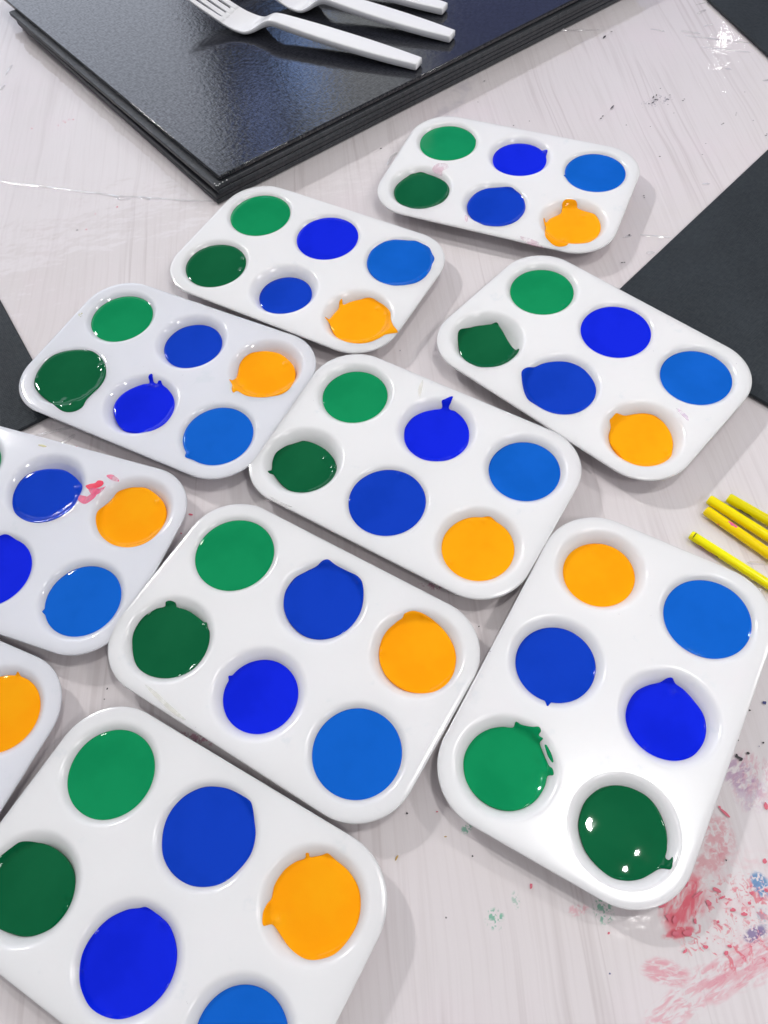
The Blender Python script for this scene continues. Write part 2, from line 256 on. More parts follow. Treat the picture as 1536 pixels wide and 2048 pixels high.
def make_table():
    M = Mat('whitewashed_wood')
    warp = M.noise(M.obj((2.2, 1.2, 1)), 4, 3, .5)
    wv = M.n('VectorMath', operation='ADD'); M.set(wv, 0, M.obj())
    cx = M.n('CombineXYZ'); M.set(cx, 0, M.math('MULTIPLY', M.math('SUBTRACT', warp, .5), .016)); M.set(wv, 1, cx.outputs[0])
    def sc(x, y):
        m = M.n('Mapping'); M.set(m, 'Vector', wv.outputs[0]); M.set(m, 'Scale', (x, y, 1)); return m.outputs[0]
    broad = M.noise(sc(9, 1.6), 1, 3, .5)
    fine = M.noise(sc(420, 9), 1, 3, .6)
    line = M.noise(sc(62, 1.1), 1, 3, .55, .15)
    crack = M.math('SUBTRACT', 1, M.math('MULTIPLY', M.math('ABSOLUTE', M.math('SUBTRACT', line, .5)), 30), clamp=True)
    crack = M.math('MULTIPLY', crack, M.step(M.noise(sc(26, 4.5), 1, 2), .42, .66))
    blotch = M.noise(M.obj(), 9, 4, .6)
    c = M.mix(M.step(broad, .3, .7), (.735, .69, .69), (.785, .75, .755))
    c = M.mix(M.math('MULTIPLY', M.step(fine, .45, .72), .24), c, (.58, .525, .515))
    c = M.mix(M.math('MULTIPLY', crack, .36), c, (.44, .38, .375))
    c = M.mix(M.math('MULTIPLY', M.step(blotch, .45, .75), .30), c, (.82, .70, .75))
    # rubbed pink and red paint in the near right corner, and the small coloured dabs
    R_, P_, V_, Bl, Gn = (.72, .035, .09), (.72, .25, .32), (.36, .16, .36), (.05, .25, .52), (.03, .38, .22)
    S = [((1480, 1800), .030, .026, 20, (.74, .42, .46), 150, .42, .72, .40, (1, 1, 1)),
         ((1440, 1955), .050, .0085, 22, P_, 260, .42, .62, .60, (.45, 1.6, 1)),
         ((1330, 1945), .012, .006, -12, P_, 380, .30, .62, .72, (.5, 1.5, 1)),
         ((1500, 1935), .032, .008, 20, P_, 230, .35, .60, .55, (.4, 1.8, 1)),
         ((1455, 1850), .026, .022, 30, R_, 280, .55, .63, .65, (1, .8, 1)),
         ((1510, 1840), .020, .026, 30, R_, 320, .56, .64, .5, (.8, 1.1, 1)),
         ((1372, 1804), .017, .010, 50, R_, 190, .26, .58, .88, (.5, 1.4, 1)),
         ((1360, 1865), .009, .0025, 5, R_, 300, .35, .5, .8, (1, 1, 1)),
         ((1438, 1672), .012, .009, 40, (.66, .15, .20), 330, .36, .60, .55, (1, 1, 1)),
         ((1425, 1722), .010, .006, 10, (.66, .20, .24), 260, .34, .60, .60, (1, 1, 1)),
         ((1510, 1560), .016, .012, 60, (.66, .32, .40), 330, .42, .62, .55, (.6, 1.4, 1)),
         ((1480, 1545), .009, .012, 20, V_, 330, .40, .60, .60, (.5, 1.3, 1)),
         ((1500, 1590), .010, .010, 0, (.50, .34, .50), 300, .38, .62, .45, (1, 1, 1)),
         ((1522, 1768), .0042, .0065, 10, Bl, 500, .40, .52, .85, (1, 1, 1)),
         ((1512, 1868), .0062, .0034, 15, (.16, .10, .30), 500, .40, .52, .8, (1, 1, 1)),
         ((1530, 1835), .005, .006, 0, (.30, .34, .46), 500, .42, .6, .5, (1, 1, 1)),
         ((990, 1838), .0055, .0050, 0, Gn, 520, .50, .58, .75, (1, 1, 1)),
         ((1208, 1818), .0050, .0070, 0, Gn, 520, .48, .58, .7, (1, 1, 1)),
         ((933, 1658), .0040, .0030, 20, Gn, 560, .46, .56, .7, (1, 1, 1)),
         ((1033, 1802), .0024, .0045, 10, Gn, 560, .48, .60, .45, (1, 1, 1)),
         ((1155, 1822), .006, .003, 0, P_, 420, .45, .6, .5, (1, 1, 1)),
         ((868, 1172), .010, .0028, -20, (.42, .12, .22), 420, .48, .58, .7, (1, 1, 1)),
         ((392, 1476), .010, .0024, -25, (.42, .10, .20), 420, .44, .56, .7, (1, 1, 1)),
         ((130, 240), .010, .004, 20, (.70, .30, .36), 520, .55, .62, .5, (1, 1, 1)),
         ((1310, 200), .016, .008, 10, (.12, .10, .16), 560, .60, .64, .85, (1, 1, 1)),
         ((905, 205), .06, .012, 62, (.50, .47, .53), 60, .35, .7, .45, (1, 1, 1))]
    for k, (px, rx, ry, rot, colr, ns, lo, hi, am, stt) in enumerate(S):
        c = stain(M, c, px, rx, ry, rot, colr, ns, lo, hi, am, stt, k*.37)
    M.P(Base_Color=c, Roughness=.5, Specular_IOR_Level=.3, Normal=M.bump(M.math('ADD', fine, crack), .06, .0004))
    me = mesh([(-2.2, -1.6, -.0012), (2.2, -1.6, -.0012), (2.2, 2.6, -.0012), (-2.2, 2.6, -.0012), (-2.2, -1.6, -.03), (2.2, -1.6, -.03), (2.2, 2.6, -.03), (-2.2, 2.6, -.03)],
              [(0, 1, 2, 3), (7, 6, 5, 4), (0, 4, 5, 1), (1, 5, 6, 2), (2, 6, 7, 3), (3, 7, 4, 0)])
    return tag(link('tabletop', me, M.m, smooth=False), kind='structure')
table = make_table()
def clear_film(name='clear_plastic_film', base=.035, rough=.07):
    m = Mat(name); m.N.remove(m.p)
    tr = m.n('BsdfTransparent'); m.set(tr, 'Color', (.985, .98, .985)); gl = m.n('BsdfGlossy'); m.set(gl, 'Roughness', rough)
    fr = m.n('LayerWeight'); m.set(fr, 'Blend', .5); fr5 = m.math('ADD', base, m.math('MULTIPLY', m.math('POWER', fr.outputs['Facing'], 5), .9))
    h = m.math('ADD', m.noise(m.obj((1, 1.6, 1)), 22, 3, .5), m.math('MULTIPLY', m.noise(m.obj(), 160, 2), .10))
    b = m.bump(h, .22, .003); m.set(gl, 'Normal', b)
    if name.startswith('folded'):
        df = m.n('BsdfDiffuse'); m.set(df, 'Color', (.92, .92, .94)); m2 = m.n('MixShader'); m.set(m2, 0, .14); m.set(m2, 1, tr.outputs[0]); m.set(m2, 2, df.outputs[0]); tr = m2
    mx = m.n('MixShader'); m.set(mx, 0, fr5); m.set(mx, 1, tr.outputs[0]); m.set(mx, 2, gl.outputs[0])
    m.t.links.new(mx.outputs[0], m.N['Material Output'].inputs[0]); return m.m
FILM = clear_film(); FOLD = clear_film('folded_plastic_film', .15, .14)
def make_sheet():
    # flat film with pinched ridges (creases) standing up from it
    V, Fc = [], []
    nx, ny = 60, 60
    for j in range(ny+1):
        for i in range(nx+1): V.append((-1.5+3.2*i/nx, -1.2+3.2*j/ny, -.0005))
    for j in range(ny):
        for i in range(nx):
            a = j*(nx+1)+i; Fc.append((a, a+1, a+nx+2, a+nx+1))
    CR = [[(0, 362), (100, 374), (190, 385), (235, 392), (300, 395), (370, 400), (440, 401)],
          [(900, 66), (1035, 62), (1100, 60), (1200, 58)], [(1300, 57), (1330, 62)], [(1362, 60), (1402, 66)], [(1370, 70), (1440, 78), (1500, 84)],
          [(1402, 92), (1440, 97), (1502, 103)], [(1392, 10), (1420, 2)], [(1395, 28), (1412, 18)], [(1408, 52), (1428, 48)],
          [(1281, 468), (1310, 471), (1342, 474)], [(1246, 474), (1264, 470)], [(1293, 506), (1310, 504)], [(1495, 1124), (1540, 1127)], [(1494, 1163), (1514, 1167)],
          [(1505, 1173), (1528, 1178)], [(0, 180), (10, 168)], [(10, 150), (24, 128)], [(776, 330), (784, 312), (795, 304)], [(60, 875), (110, 862), (150, 850)],
          [(115, 890), (150, 868)], [(1404, 368), (1420, 366)], [(1450, 136), (1464, 138)], [(1525, 160), (1540, 158)], [(225, 388), (240, 398), (262, 396)], [(280, 392), (300, 399)]]
    rnd = random.Random(4)
    for line in CR:
        P = [at(*q) for q in line]; pts = []
        for a, b in zip(P[:-1], P[1:]):
            n = max(2, int((b-a).length/.0015))
            for k in range(n): pts.append(a.lerp(b, k/n))
        pts.append(P[-1]); ph = rnd.random()*9
        base = len(V); m = 9
        for k, q in enumerate(pts):
            t = k/(len(pts)-1); d = (pts[min(k+1, len(pts)-1)]-pts[max(k-1, 0)]).normalized(); nrm = Vector((-d.y, d.x, 0))
            g = .45+.55*abs(noise.noise(Vector((q.x*90+ph, q.y*90, 0))))*2
            w = (.0012+.0006*noise.noise(Vector((q.x*60, ph, 0))))*min(1, 6*min(t, 1-t)+.25); hgt = .0011*g*max(.25,noise.noise(Vector((q.x*130+ph*3, q.y*130, 1)))*2+.5)*min(1, 5*min(t, 1-t)+.05)
            off = .0012*noise.noise(Vector((q.x*40, q.y*40, ph)))
            for j in range(m):
                s = -1+2*j/(m-1)
                p = q+nrm*(s*w+off); V.append((p.x, p.y, -.00052+hgt*(math.cos(s*math.pi)+1)/2))
        for k in range(len(pts)-1):
            for j in range(m-1):
                a = base+k*m+j; Fc.append((a, a+1, a+m+1, a+m))
    o = link('plastic_sheet', mesh(V, Fc), FILM); o.data.materials.append(FOLD)
    for p in o.data.polygons: p.material_index = int(p.index >= nx*ny)
    return tag(o, 'clear creased plastic film spread over the whole pale wooden table', 'plastic sheet')
make_sheet()
def blob_mesh(polys, z, th=.00025):
    """small flat dabs with real thickness, polys = lists of (x,y)"""
    V, Fc = [], []
    for P in polys:
        b = len(V); n = len(P); c = (sum(p[0] for p in P)/n, sum(p[1] for p in P)/n)
        for x, y in P: V.append((x, y, z))
        for x, y in P: V.append((c[0]+(x-c[0])*.8, c[1]+(y-c[1])*.8, z+th))
        V.append((c[0], c[1], z+th*1.25))
        for k in range(n):
            k2 = (k+1) % n; Fc.append((b+k, b+k2, b+n+k2, b+n+k)); Fc.append((b+n+k, b+n+k2, b+2*n))
    return mesh(V, Fc)
def catmull(P, per=6):
    n = len(P); out = []
    for k in range(n):
        p0, p1, p2, p3 = [Vector(P[(k+j) % n]) for j in (-1, 0, 1, 2)]
        for s in range(per):
            t = s/per
            # centripetal-ish: damp overshoot on short segments
            m1 = (p2-p0)*.5; m2 = (p3-p1)*.5; L = (p2-p1).length
            if m1.length > L: m1 *= L/m1.length
            if m2.length > L: m2 *= L/m2.length
            h = (p1*(2*t**3-3*t**2+1)+m1*(t**3-2*t**2+t)+p2*(-2*t**3+3*t**2)+m2*(t**3-t**2)); out.append((h.x, h.y))
    return out
def dab(cx, cy, a, b, rot, rnd, n=9):
    out = []
    a *= .62; b *= .62
    for k in range(n):
        t = 2*math.pi*k/n; r = 1+rnd.uniform(-.28, .28); x, y = a*r*math.cos(t), b*r*math.sin(t)
        out.append((cx+x*math.cos(rot)-y*math.sin(rot), cy+x*math.sin(rot)+y*math.cos(rot)))
    return catmull(out, 3)
def plain(name, c, rough=.4, spec=.4, **kw):
    return Mat(name).P(Base_Color=c, Roughness=rough, Specular_IOR_Level=spec, **kw).m
def specks():
    rnd = random.Random(11); BK, RD, BU, YE = 0, 1, 2, 3
    S = {BK: [], RD: [], BU: [], YE: []}
    def add(k, x, y, a, b=None, rot=0): 
        c = at(x, y); S[k].append(dab(c.x, c.y, a, b or a, rad(rot), rnd))
    for x, y, a, b, r in [(1209, 73, .0045, .0012, 50), (1223, 62, .0015, .0009, 20), (1224, 214, .0052, .0013, 48), (1259, 469, .0013, .0010, 0), (1447, 246, .0012, .0008, 30), (1444, 248, .0008, .0006, 0),
                          (1532, 270, .0012, .0009, 0), (1534, 267, .0009, .0009, 0), (1472, 229, .0009, .0006, 0), (1473, 225, .0007, .0006, 0), (1340, 189, .0011, .0008, 0), (1337, 198, .0011, .0008, 0), (1333, 199, .0008, .0006, 0),
                          (1366, 200, .0013, .0009, 0), (1369, 197, .0009, .0007, 0), (1336, 208, .0008, .0006, 0), (1307, 193, .0028, .0007, 62), (1312, 198, .0034, .0008, 15), (1313, 189, .0016, .0007, 60), (1306, 204, .0022, .0007, 30), (1298, 206, .0012, .0007, 0), (1321, 176, .0009, .0007, 0),
                          (1320, 312, .0012, .0009, 0), (1405, 308, .0007, .0006, 0), (1206, 231, .0016, .0008, 30), (1202, 236, .0012, .0009, 0), (1253, 249, .0009, .0007, 0), (1301, 252, .0007, .0006, 0), (1244, 524, .0018, .0006, 0), (1249, 524, .0010, .0006, 0), (1288, 390, .0009, .0007, 0), (1289, 394, .0007, .0006, 0),
                          (969, 161, .0014, .0006, 0), (956, 203, .0006, .0006, 0), (1027, 250, .001, .0008, 0), (1059, 241, .0008, .0008, 0), (762, 296, .0012, .0010, 0), (1497, 1506, .0013, .0010, 0), (1479, 1515, .0024, .0010, -30), (1474, 1511, .0015, .0010, 70), (1483, 1519, .0013, .0009, 10), (1527, 1485, .0010, .0006, 0), (1477, 1480, .0006, .0006, 0), (1500, 1420, .0009, .0007, 0),
                          (814, 1626, .0008, .0007, 0), (945, 1712, .0007, .0006, 0), (892, 1835, .0006, .0006, 0), (958, 1252, .0007, .0006, 0), (208, 1398, .0007, .0005, 0), (154, 459, .0010, .0010, 0), (1412, 286, .0006, .0006, 0), (1490, 183, .0007, .0006, 0), (1507, 240, .0007, .0006, 0), (1348, 225, .0006, .0005, 0), (214, 1377, .0008, .0006, 60), (1453, 1720, .0006, .0006, 0)]:
        add(BK, x, y, a, b, r)
    for x, y, a, b, r in [(144, 898, .0042, .0020, 30), (150, 895, .0026, .0020, 0), (138, 900, .0022, .0012, -10), (234, 413, .0014, .0011, 0), (63, 256, .0012, .0009, 0), (116, 250, .0010, .0008, 0), (130, 244, .0010, .0007, 20), (146, 238, .0010, .0008, 0), (190, 427, .0008, .0007, 0), (381, 1028, .0022, .0009, -20), (362, 1066, .0008, .0008, 0), (172, 458, .0009, .0009, 0), (58, 852, .0010, .0008, 0),
                          (1449, 1624, .0048, .0010, -52), (1440, 1614, .0012, .0008, -40), (1533, 1612, .0016, .0024, 0), (1374, 1768, .0022, .0010, 60), (1325, 1810, .0030, .0016, 5), (1062, 1772, .0018, .0009, 70), (1218, 1866, .0008, .0008, 0), (874, 1623, .0010, .0004, 0), (1418, 1806, .0020, .0018, 0), (1466, 1820, .0018, .0013, 0), (1489, 1828, .0020, .0014, 0), (1376, 1866, .0028, .0020, 0), (1352, 1867, .0022, .0014, 0), (1434, 1780, .0026, .0014, -30),
                          (1504, 1786, .0014, .0012, 0), (1391, 1842, .0012, .0016, 0), (1500, 1806, .0012, .0013, 0), (1460, 1892, .0016, .0010, 0), (1453, 1906, .0020, .0010, 20), (1412, 1894, .0018, .0012, 0), (1370, 1903, .0020, .0008, 30), (1436, 1844, .0012, .0009, 30), (1533, 1780, .0016, .0012, 0), (1445, 1795, .0022, .0007, 12), (1395, 1790, .0050, .0010, 25), (1350, 1838, .0025, .0016, 50), (1337, 1834, .0018, .0022, 20), (1530, 1722, .0020, .0015, 60)]:
        add(RD, x, y, a, b, r)
    for x, y, a, b, r in [(1530, 1405, .0016, .0013, 0), (1519, 1492, .0004, .0004, 0), (1220, 1947, .0007, .0006, 0), (800, 700, .0005, .0005, 0)]: add(BU, x, y, a, b, r)
    for x, y, a, b, r in [(793, 1716, .0022, .0007, 50), (891, 1673, .0010, .0004, -10)]: add(YE, x, y, a, b, r)
    for k, nm, c in ((BK, 'black', (.012, .010, .016)), (RD, 'red', (.66, .12, .18)), (BU, 'navy', (.02, .03, .16)), (YE, 'ochre', (.42, .26, .05))):
        o = link('paint_specks', blob_mesh(S[k], -.0004, .00003), plain(nm+'_fleck', c, .4), table); tag(o, nm+' dried paint specks', kind='stuff')
specks()
# ------------------------------------------------------------------ palettes
PRO = np.array([(0, -12.0), (12, -11.9), (15, -11.2), (17, -9.8), (18.5, -7.8), (19.5, -6), (20.5, -4.3), (21.5, -3.0), (22.5, -1.9), (23.5, -.95), (24.4, -.35), (25.3, -.06), (26.2, 0), (70, 0)])/1e3
PRO_S = np.array([(0, -9.4), (12, -9.3), (15, -9.0), (17, -8.3), (18.5, -7.2), (19.5, -5.8), (20.5, -4.3), (21.5, -3.0), (22.5, -1.9), (23.5, -.95), (24.4, -.35), (25.3, -.06), (26.2, 0), (70, 0)])/1e3
def zwell(r, shallow=False):
    P = PRO_S if shallow else PRO
    return np.interp(r, P[:, 0], P[:, 1])
def out_dist(x, y):
    """distance inside the rounded-rectangle outline"""
    qx, qy = abs(x)-(PL-PR), abs(y)-(PW-PR)
    return PR-(math.hypot(max(qx, 0), max(qy, 0))+min(max(qx, qy), 0))
def edge_drop(d):
    t = max(0., 1-d/.0026); return -.00035*t*t-.0001*max(0., 1-d/.012)
def make_tray_mesh(shallow=()):
    bm = bmesh.new(); NA = 160
    rr = [.004, .008, .011, .013, .0145, .0155, .0163, .017, .0178, .0185, .019, .0195, .020, .0205, .021, .0215, .022, .0225, .0229, .0233, .0237, .0241, .0245, .0249, .0253, .0258, .0264]
    ts = [.12, .25, .4, .55, .68, .8, .88, .94, .975, 1.]
    for m in range(3):
        for n in range(2):
            cx, cy = (m-1)*PA, (.5-n)*PB; sh = (m, n) in shallow
            x0, x1 = cx-PA/2 if m else -PL, cx+PA/2 if m < 2 else PL
            y0, y1 = (0, PW) if n == 0 else (-PW, 0)
            def hit(a):
                dx, dy = math.cos(a), math.sin(a); lo, hi = .02, .07
                f = lambda t: min(cx+dx*t-x0, x1-cx-dx*t, cy+dy*t-y0, y1-cy-dy*t, out_dist(cx+dx*t, cy+dy*t))
                for _ in range(40):
                    mid = (lo+hi)/2
                    if f(mid) > 0: lo = mid
                    else: hi = mid
                return lo
            rings = []
            angs = [2*math.pi*(k+.0)/NA for k in range(NA)]
            # keep corner directions of the inner cell on the seam
            for qx in (x0, x1):
                for qy in (y0, y1):
                    if out_dist(qx, qy) < -1e-6: continue
                    qa = math.atan2(qy-cy, qx-cx) % (2*math.pi)
                    kk = min(range(NA), key=lambda k: abs((angs[k]-qa+math.pi) % (2*math.pi)-math.pi)); angs[kk] = qa
            bnd = [hit(a) for a in angs]
            for r in rr+ts:
                ring = []
                for a, b in zip(angs, bnd):
                    R_ = r if r < .0265 and r in rr else .0264+(b-.0264)*r
                    x, y = cx+R_*math.cos(a), cy+R_*math.sin(a)
                    z = PZ+float(zwell(R_, sh))+edge_drop(out_dist(x, y))
                    ring.append(bm.verts.new((x, y, z)))
                rings.append(ring)
            c0 = bm.verts.new((cx, cy, PZ+float(zwell(0, sh))))
            for k in range(NA): bm.faces.new((c0, rings[0][k], rings[0][(k+1) % NA]))
            for A, B in zip(rings[:-1], rings[1:]):
                for k in range(NA): bm.faces.new((A[k], B[k], B[(k+1) % NA], A[(k+1) % NA]))
    bmesh.ops.remove_doubles(bm, verts=bm.verts, dist=.00004)
    # fill tiny leftovers between cells (corner directions) and add the rolled lip
    be = [e for e in bm.edges if e.is_boundary]
    inner = [e for e in be if min(out_dist(*v.co[:2]) for v in e.verts) > .0004]
    if inner: bmesh.ops.holes_fill(bm, edges=inner, sides=8)
    be = [e for e in bm.edges if e.is_boundary and max(out_dist(*v.co[:2]) for v in e.verts) < .0012]
    def grad(x, y):
        h = 1e-5; g = Vector((out_dist(x+h, y)-out_dist(x-h, y), out_dist(x, y+h)-out_dist(x, y-h), 0)); return -g.normalized()
    for dn, dz in ((.00028, -.00022), (.00012, -.00040), (0, -.0006), (-.0003, -.0002)):
        r = bmesh.ops.extrude_edge_only(bm, edges=be)
        vs = [g for g in r['geom'] if isinstance(g, bmesh.types.BMVert)]
        for v in vs:
            g = grad(v.co.x, v.co.y); v.co += g*dn+Vector((0, 0, dz))
        be = [g for g in r['geom'] if isinstance(g, bmesh.types.BMEdge) and g.is_boundary]
    bmesh.ops.recalc_face_normals(bm, faces=bm.faces)
    me = bpy.data.meshes.new('tray'); bm.to_mesh(me); bm.free()
    if me.polygons[0].normal.z < 0: me.flip_normals()
    for p in me.polygons: p.use_smooth = True
    return me
def tray_mat(name, ca, cb, rg):
    M = Mat(name)
    sc = M.noise(M.obj(), 55, 4, .6); pk = M.noise(M.obj((1, 1, 1), (3, 1, 0)), 17, 3, .55)
    oi = M.n('ObjectInfo').outputs['Random']
    ofs = M.n('CombineXYZ'); M.set(ofs, 0, M.math('MULTIPLY', oi, 7.3)); M.set(ofs, 1, M.math('MULTIPLY', oi, 3.1))
    v = M.n('VectorMath', operation='ADD'); M.set(v, 0, M.obj()); M.set(v, 1, ofs.outputs[0])
    tint = M.noise(v.outputs[0], 14, 4, .6); gr = M.noise(v.outputs[0], 60, 4, .65)
    c = M.mix(M.math('MULTIPLY', M.step(tint, .52, .74), .35), ca, cb)
    c = M.mix(M.math('MULTIPLY', M.step(gr, .62, .72), .25), c, (.66, .72, .76))
    sx = M.noise(v.outputs[0], 420, 2, .5); c = M.mix(M.math('MULTIPLY', M.step(sx, .795, .81), .6), c, (.25, .18, .25))
    M.P(Base_Color=c, Roughness=M.math('ADD', rg, M.math('MULTIPLY', sc, .015)), Specular_IOR_Level=.5, Normal=M.bump(M.noise(M.obj(), 45, 2), .10, .0012))
    M.P(Subsurface_Weight=.75, Subsurface_Radius=(.014, .0135, .0135), Subsurface_Scale=1.0)
    return M.m
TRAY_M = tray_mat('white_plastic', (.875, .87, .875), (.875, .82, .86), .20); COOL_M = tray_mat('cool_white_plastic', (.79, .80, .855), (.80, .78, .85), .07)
def paint_mat(name, c):
    M = Mat(name+'_paint')
    n = M.noise(M.obj(), 35, 3, .5); c2 = tuple(min(1, v*1.12+.002) for v in c)
    M.P(Base_Color=M.mix(M.step(n, .35, .65), c, c2), Roughness=.012, Specular_IOR_Level=.17)
    return M.m
PAINT = {'green': (.0, .245, .085), 'dark_green': (.0, .105, .036), 'mid_blue': (.0, .040, .47), 'blue': (.0, .013, .66), 'light_blue': (.0, .108, .54), 'orange': (1.0, .36, .0)}
PAINT_M = {k: paint_mat(k, v) for k, v in PAINT.items()}
def seg_dist(Q, P):
    """distance of points Q to closed polyline P"""
    A = P; B = np.roll(P, -1, 0); D = B-A; L2 = (D**2).sum(1)+1e-16; best = np.full(len(Q), 1e9)
    for a, d, l in zip(A, D, L2):
        t = np.clip(((Q-a)@d)/l, 0, 1); e = Q-(a+t[:, None]*d); best = np.minimum(best, (e**2).sum(1))
    return np.sqrt(best)
def inside(Q, P):
    x, y = Q[:, 0], Q[:, 1]; c = np.zeros(len(Q), bool); j = len(P)-1
    for i in range(len(P)):
        xi, yi = P[i]; xj, yj = P[j]
        k = ((yi > y) != (yj > y)) & (x < (xj-xi)*(y-yi)/(yj-yi+1e-18)+xi); c ^= k; j = i
    return c
def pool_mesh(r, poly, tongues, cx, cy, seed, shallow, level=None, edge=.0018, swell=()):
    if poly is None:
        out = []
        for k in range(180):
            a = 2*math.pi*k/180; q = r/1e3*(1+.005*noise.noise(Vector((math.cos(a)*1.6+seed, math.sin(a)*1.6, seed*.7))))
            for reach, ang, hw in tongues:
                d = (a-rad(ang)+math.pi) % (2*math.pi)-math.pi; t = max(0, 1-abs(d)/rad(hw)); q = max(q, q+(reach/1e3+.0006-q)*t*t*(3-2*t))
            out.append((q*math.cos(a), q*math.sin(a)))
    else: out = catmull([(x/1e3, y/1e3) for x, y in poly])
    P = np.array(out)
    # resample evenly
    S = np.r_[0, np.cumsum(np.hypot(*(np.roll(P, -1, 0)-P).T))]; n = int(S[-1]/.0006); Pc = np.vstack([P, P[:1]])
    u = np.linspace(0, S[-1], n, endpoint=False); P = np.stack([np.interp(u, S, Pc[:, 0]), np.interp(u, S, Pc[:, 1])], 1)
    T = np.roll(P, -1, 0)-np.roll(P, 1, 0); Nn = np.stack([-T[:, 1], T[:, 0]], 1); Nn /= np.linalg.norm(Nn, axis=1)[:, None]+1e-12
    area = .5*np.sum(P[:, 0]*np.roll(P[:, 1], -1)-np.roll(P[:, 0], -1)*P[:, 1])
    if area < 0: Nn = -Nn
    extra = []
    for off, st in ((.00012, 1), (.00035, 1), (.0007, 1), (.0011, 2), (.0016, 2)):
        Q = (P+Nn*off)[::st]; ok = inside(Q, P) & (seg_dist(Q, P) > off*.93); extra.append(Q[ok])
    lo, hi = P.min(0), P.max(0); g = .0016
    X, Y = np.meshgrid(np.arange(lo[0], hi[0], g), np.arange(lo[1], hi[1], g)); Q = np.stack([X.ravel(), Y.ravel()], 1)
    rs = np.random.RandomState(int(seed*7)+1); Q += rs.uniform(-.0002, .0002, Q.shape)
    Q = Q[inside(Q, P)]; Q = Q[seg_dist(Q, P) > .0021]; extra.append(Q)
    SW = [np.array((sx/1e3-cx, sy/1e3-cy)) for sx, sy in swell if math.hypot(sx/1e3-cx, sy/1e3-cy) < .0275]
    for s in SW:
        Q = s+np.array([(q*math.cos(a), q*math.sin(a)) for q in (.0003, .0009, .0016) for a in np.arange(0, 6.28, .7)]); extra.append(Q[inside(Q, P) & (seg_dist(Q, P) > .0002)])
    allp = np.vstack([P]+extra); n = len(P)
    res = delaunay_2d_cdt([Vector(p) for p in allp], [(i, (i+1) % n) for i in range(n)], [], 1, 1e-7)
    vs = np.array([v[:] for v in res[0]]); faces = [tuple(f) for f in res[2]]
    d = seg_dist(vs, P); rr_ = np.hypot(vs[:, 0], vs[:, 1])
    if level is None: level = min(PZ+float(zwell(r/1e3, shallow)), PZ+.0004)
    zw = PZ+zwell(rr_, shallow)+np.array([edge_drop(out_dist(x+cx, y+cy)) for x, y in vs])
    t = np.clip(d/edge, 0, 1); rise = np.sqrt(np.clip(1-(1-t)**2, 0, 1))
    film = zw-.00012+.00085*rise*np.clip(.45+d/.004, 0, 1)
    calm = level-.0006+.0007*rise
    z = np.maximum(film, calm)
    z += .00002*np.array([noise.noise(Vector((x*150+seed, y*150, seed))) for x, y in vs])*np.clip(d/.004, 0, 1)
    for s in SW: z += .00068*np.exp(-((vs-s)**2).sum(1)/(2*.0012**2))*np.clip(d/.0005, 0, 1)
    z[d < 1e-6] = np.minimum(z[d < 1e-6], zw[d < 1e-6]+.0009)
    V = [(x+cx, y+cy, zz) for (x, y), zz in zip(vs, z)]
    # skirt down into the plastic along the outline
    cnt = {}
    for f in faces:
        for a, b in zip(f, f[1:]+f[:1]): cnt[(a, b)] = 1
    bd = [(a, b) for a, b in cnt if (b, a) not in cnt]; low = {}
    for a, b in bd:
        for v in (a, b):
            if v not in low: low[v] = len(V); x, y, zz = V[v]; V.append((x, y, min(zz, float(zw[v]))-.0004))
    for a, b in bd: faces.append((b, a, low[a], low[b]))
    return mesh(V, faces)
TRAYS = {(): make_tray_mesh()}
def palette(i, label, shallow=()):
    x, y, th, dz, tx, ty = POSE[i]; c, s = math.cos(th), math.sin(th)
    ex = Vector((c, s, tx)).normalized(); ey = Vector((-s, c, ty)); ey = (ey-ex*ey.dot(ex)).normalized(); ez = ex.cross(ey)
    mw = Matrix(((ex.x, ey.x, ez.x, x), (ex.y, ey.y, ez.y, y), (ex.z, ey.z, ez.z, dz), (0, 0, 0, 1)))
    root = tag(empty('paint_palette', mw), label, 'paint palette', 'white six-well plastic palettes of paint')
    if shallow not in TRAYS: TRAYS[shallow] = make_tray_mesh(shallow)
    if not TRAYS[shallow].materials: TRAYS[shallow].materials.append(TRAY_M)
    t = bpy.data.objects.new('tray', TRAYS[shallow]); COL.objects.link(t); t.parent = root
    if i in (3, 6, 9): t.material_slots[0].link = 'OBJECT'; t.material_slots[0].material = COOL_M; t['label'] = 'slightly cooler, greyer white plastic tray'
    have = {}
    for m, n, colr, r, poly, tg in POOLS[i]: have[(m, n)] = (colr, r, poly, tg)
    for (m, n), colr in (((0, 0), 'green'), ((0, 1), 'dark_green'), ((1, 0), 'mid_blue'), ((1, 1), 'blue'), ((2, 1), 'light_blue')):
        if (m, n) not in have: have[(m, n)] = (colr, 21.4, None, [])
    for (m, n), (colr, r, poly, tg) in sorted(have.items()):
        o = link('paint', pool_mesh(r, poly, tg, (m-1)*PA, (.5-n)*PB, i*6+m*2+n+.3, (m, n) in shallow, swell=SWELL.get(i, ())), PAINT_M[colr], root)
        o['label'] = {'green': 'mid green', 'dark_green': 'dark forest green', 'mid_blue': 'cobalt blue', 'blue': 'vivid ultramarine blue', 'light_blue': 'lighter sky blue', 'orange': 'yellow-orange'}[colr]+' wet paint'
    return root
def smear(root, px_polys, *a, **k):
    return [smear1(root, [p], *a, **k) for p in px_polys][-1]
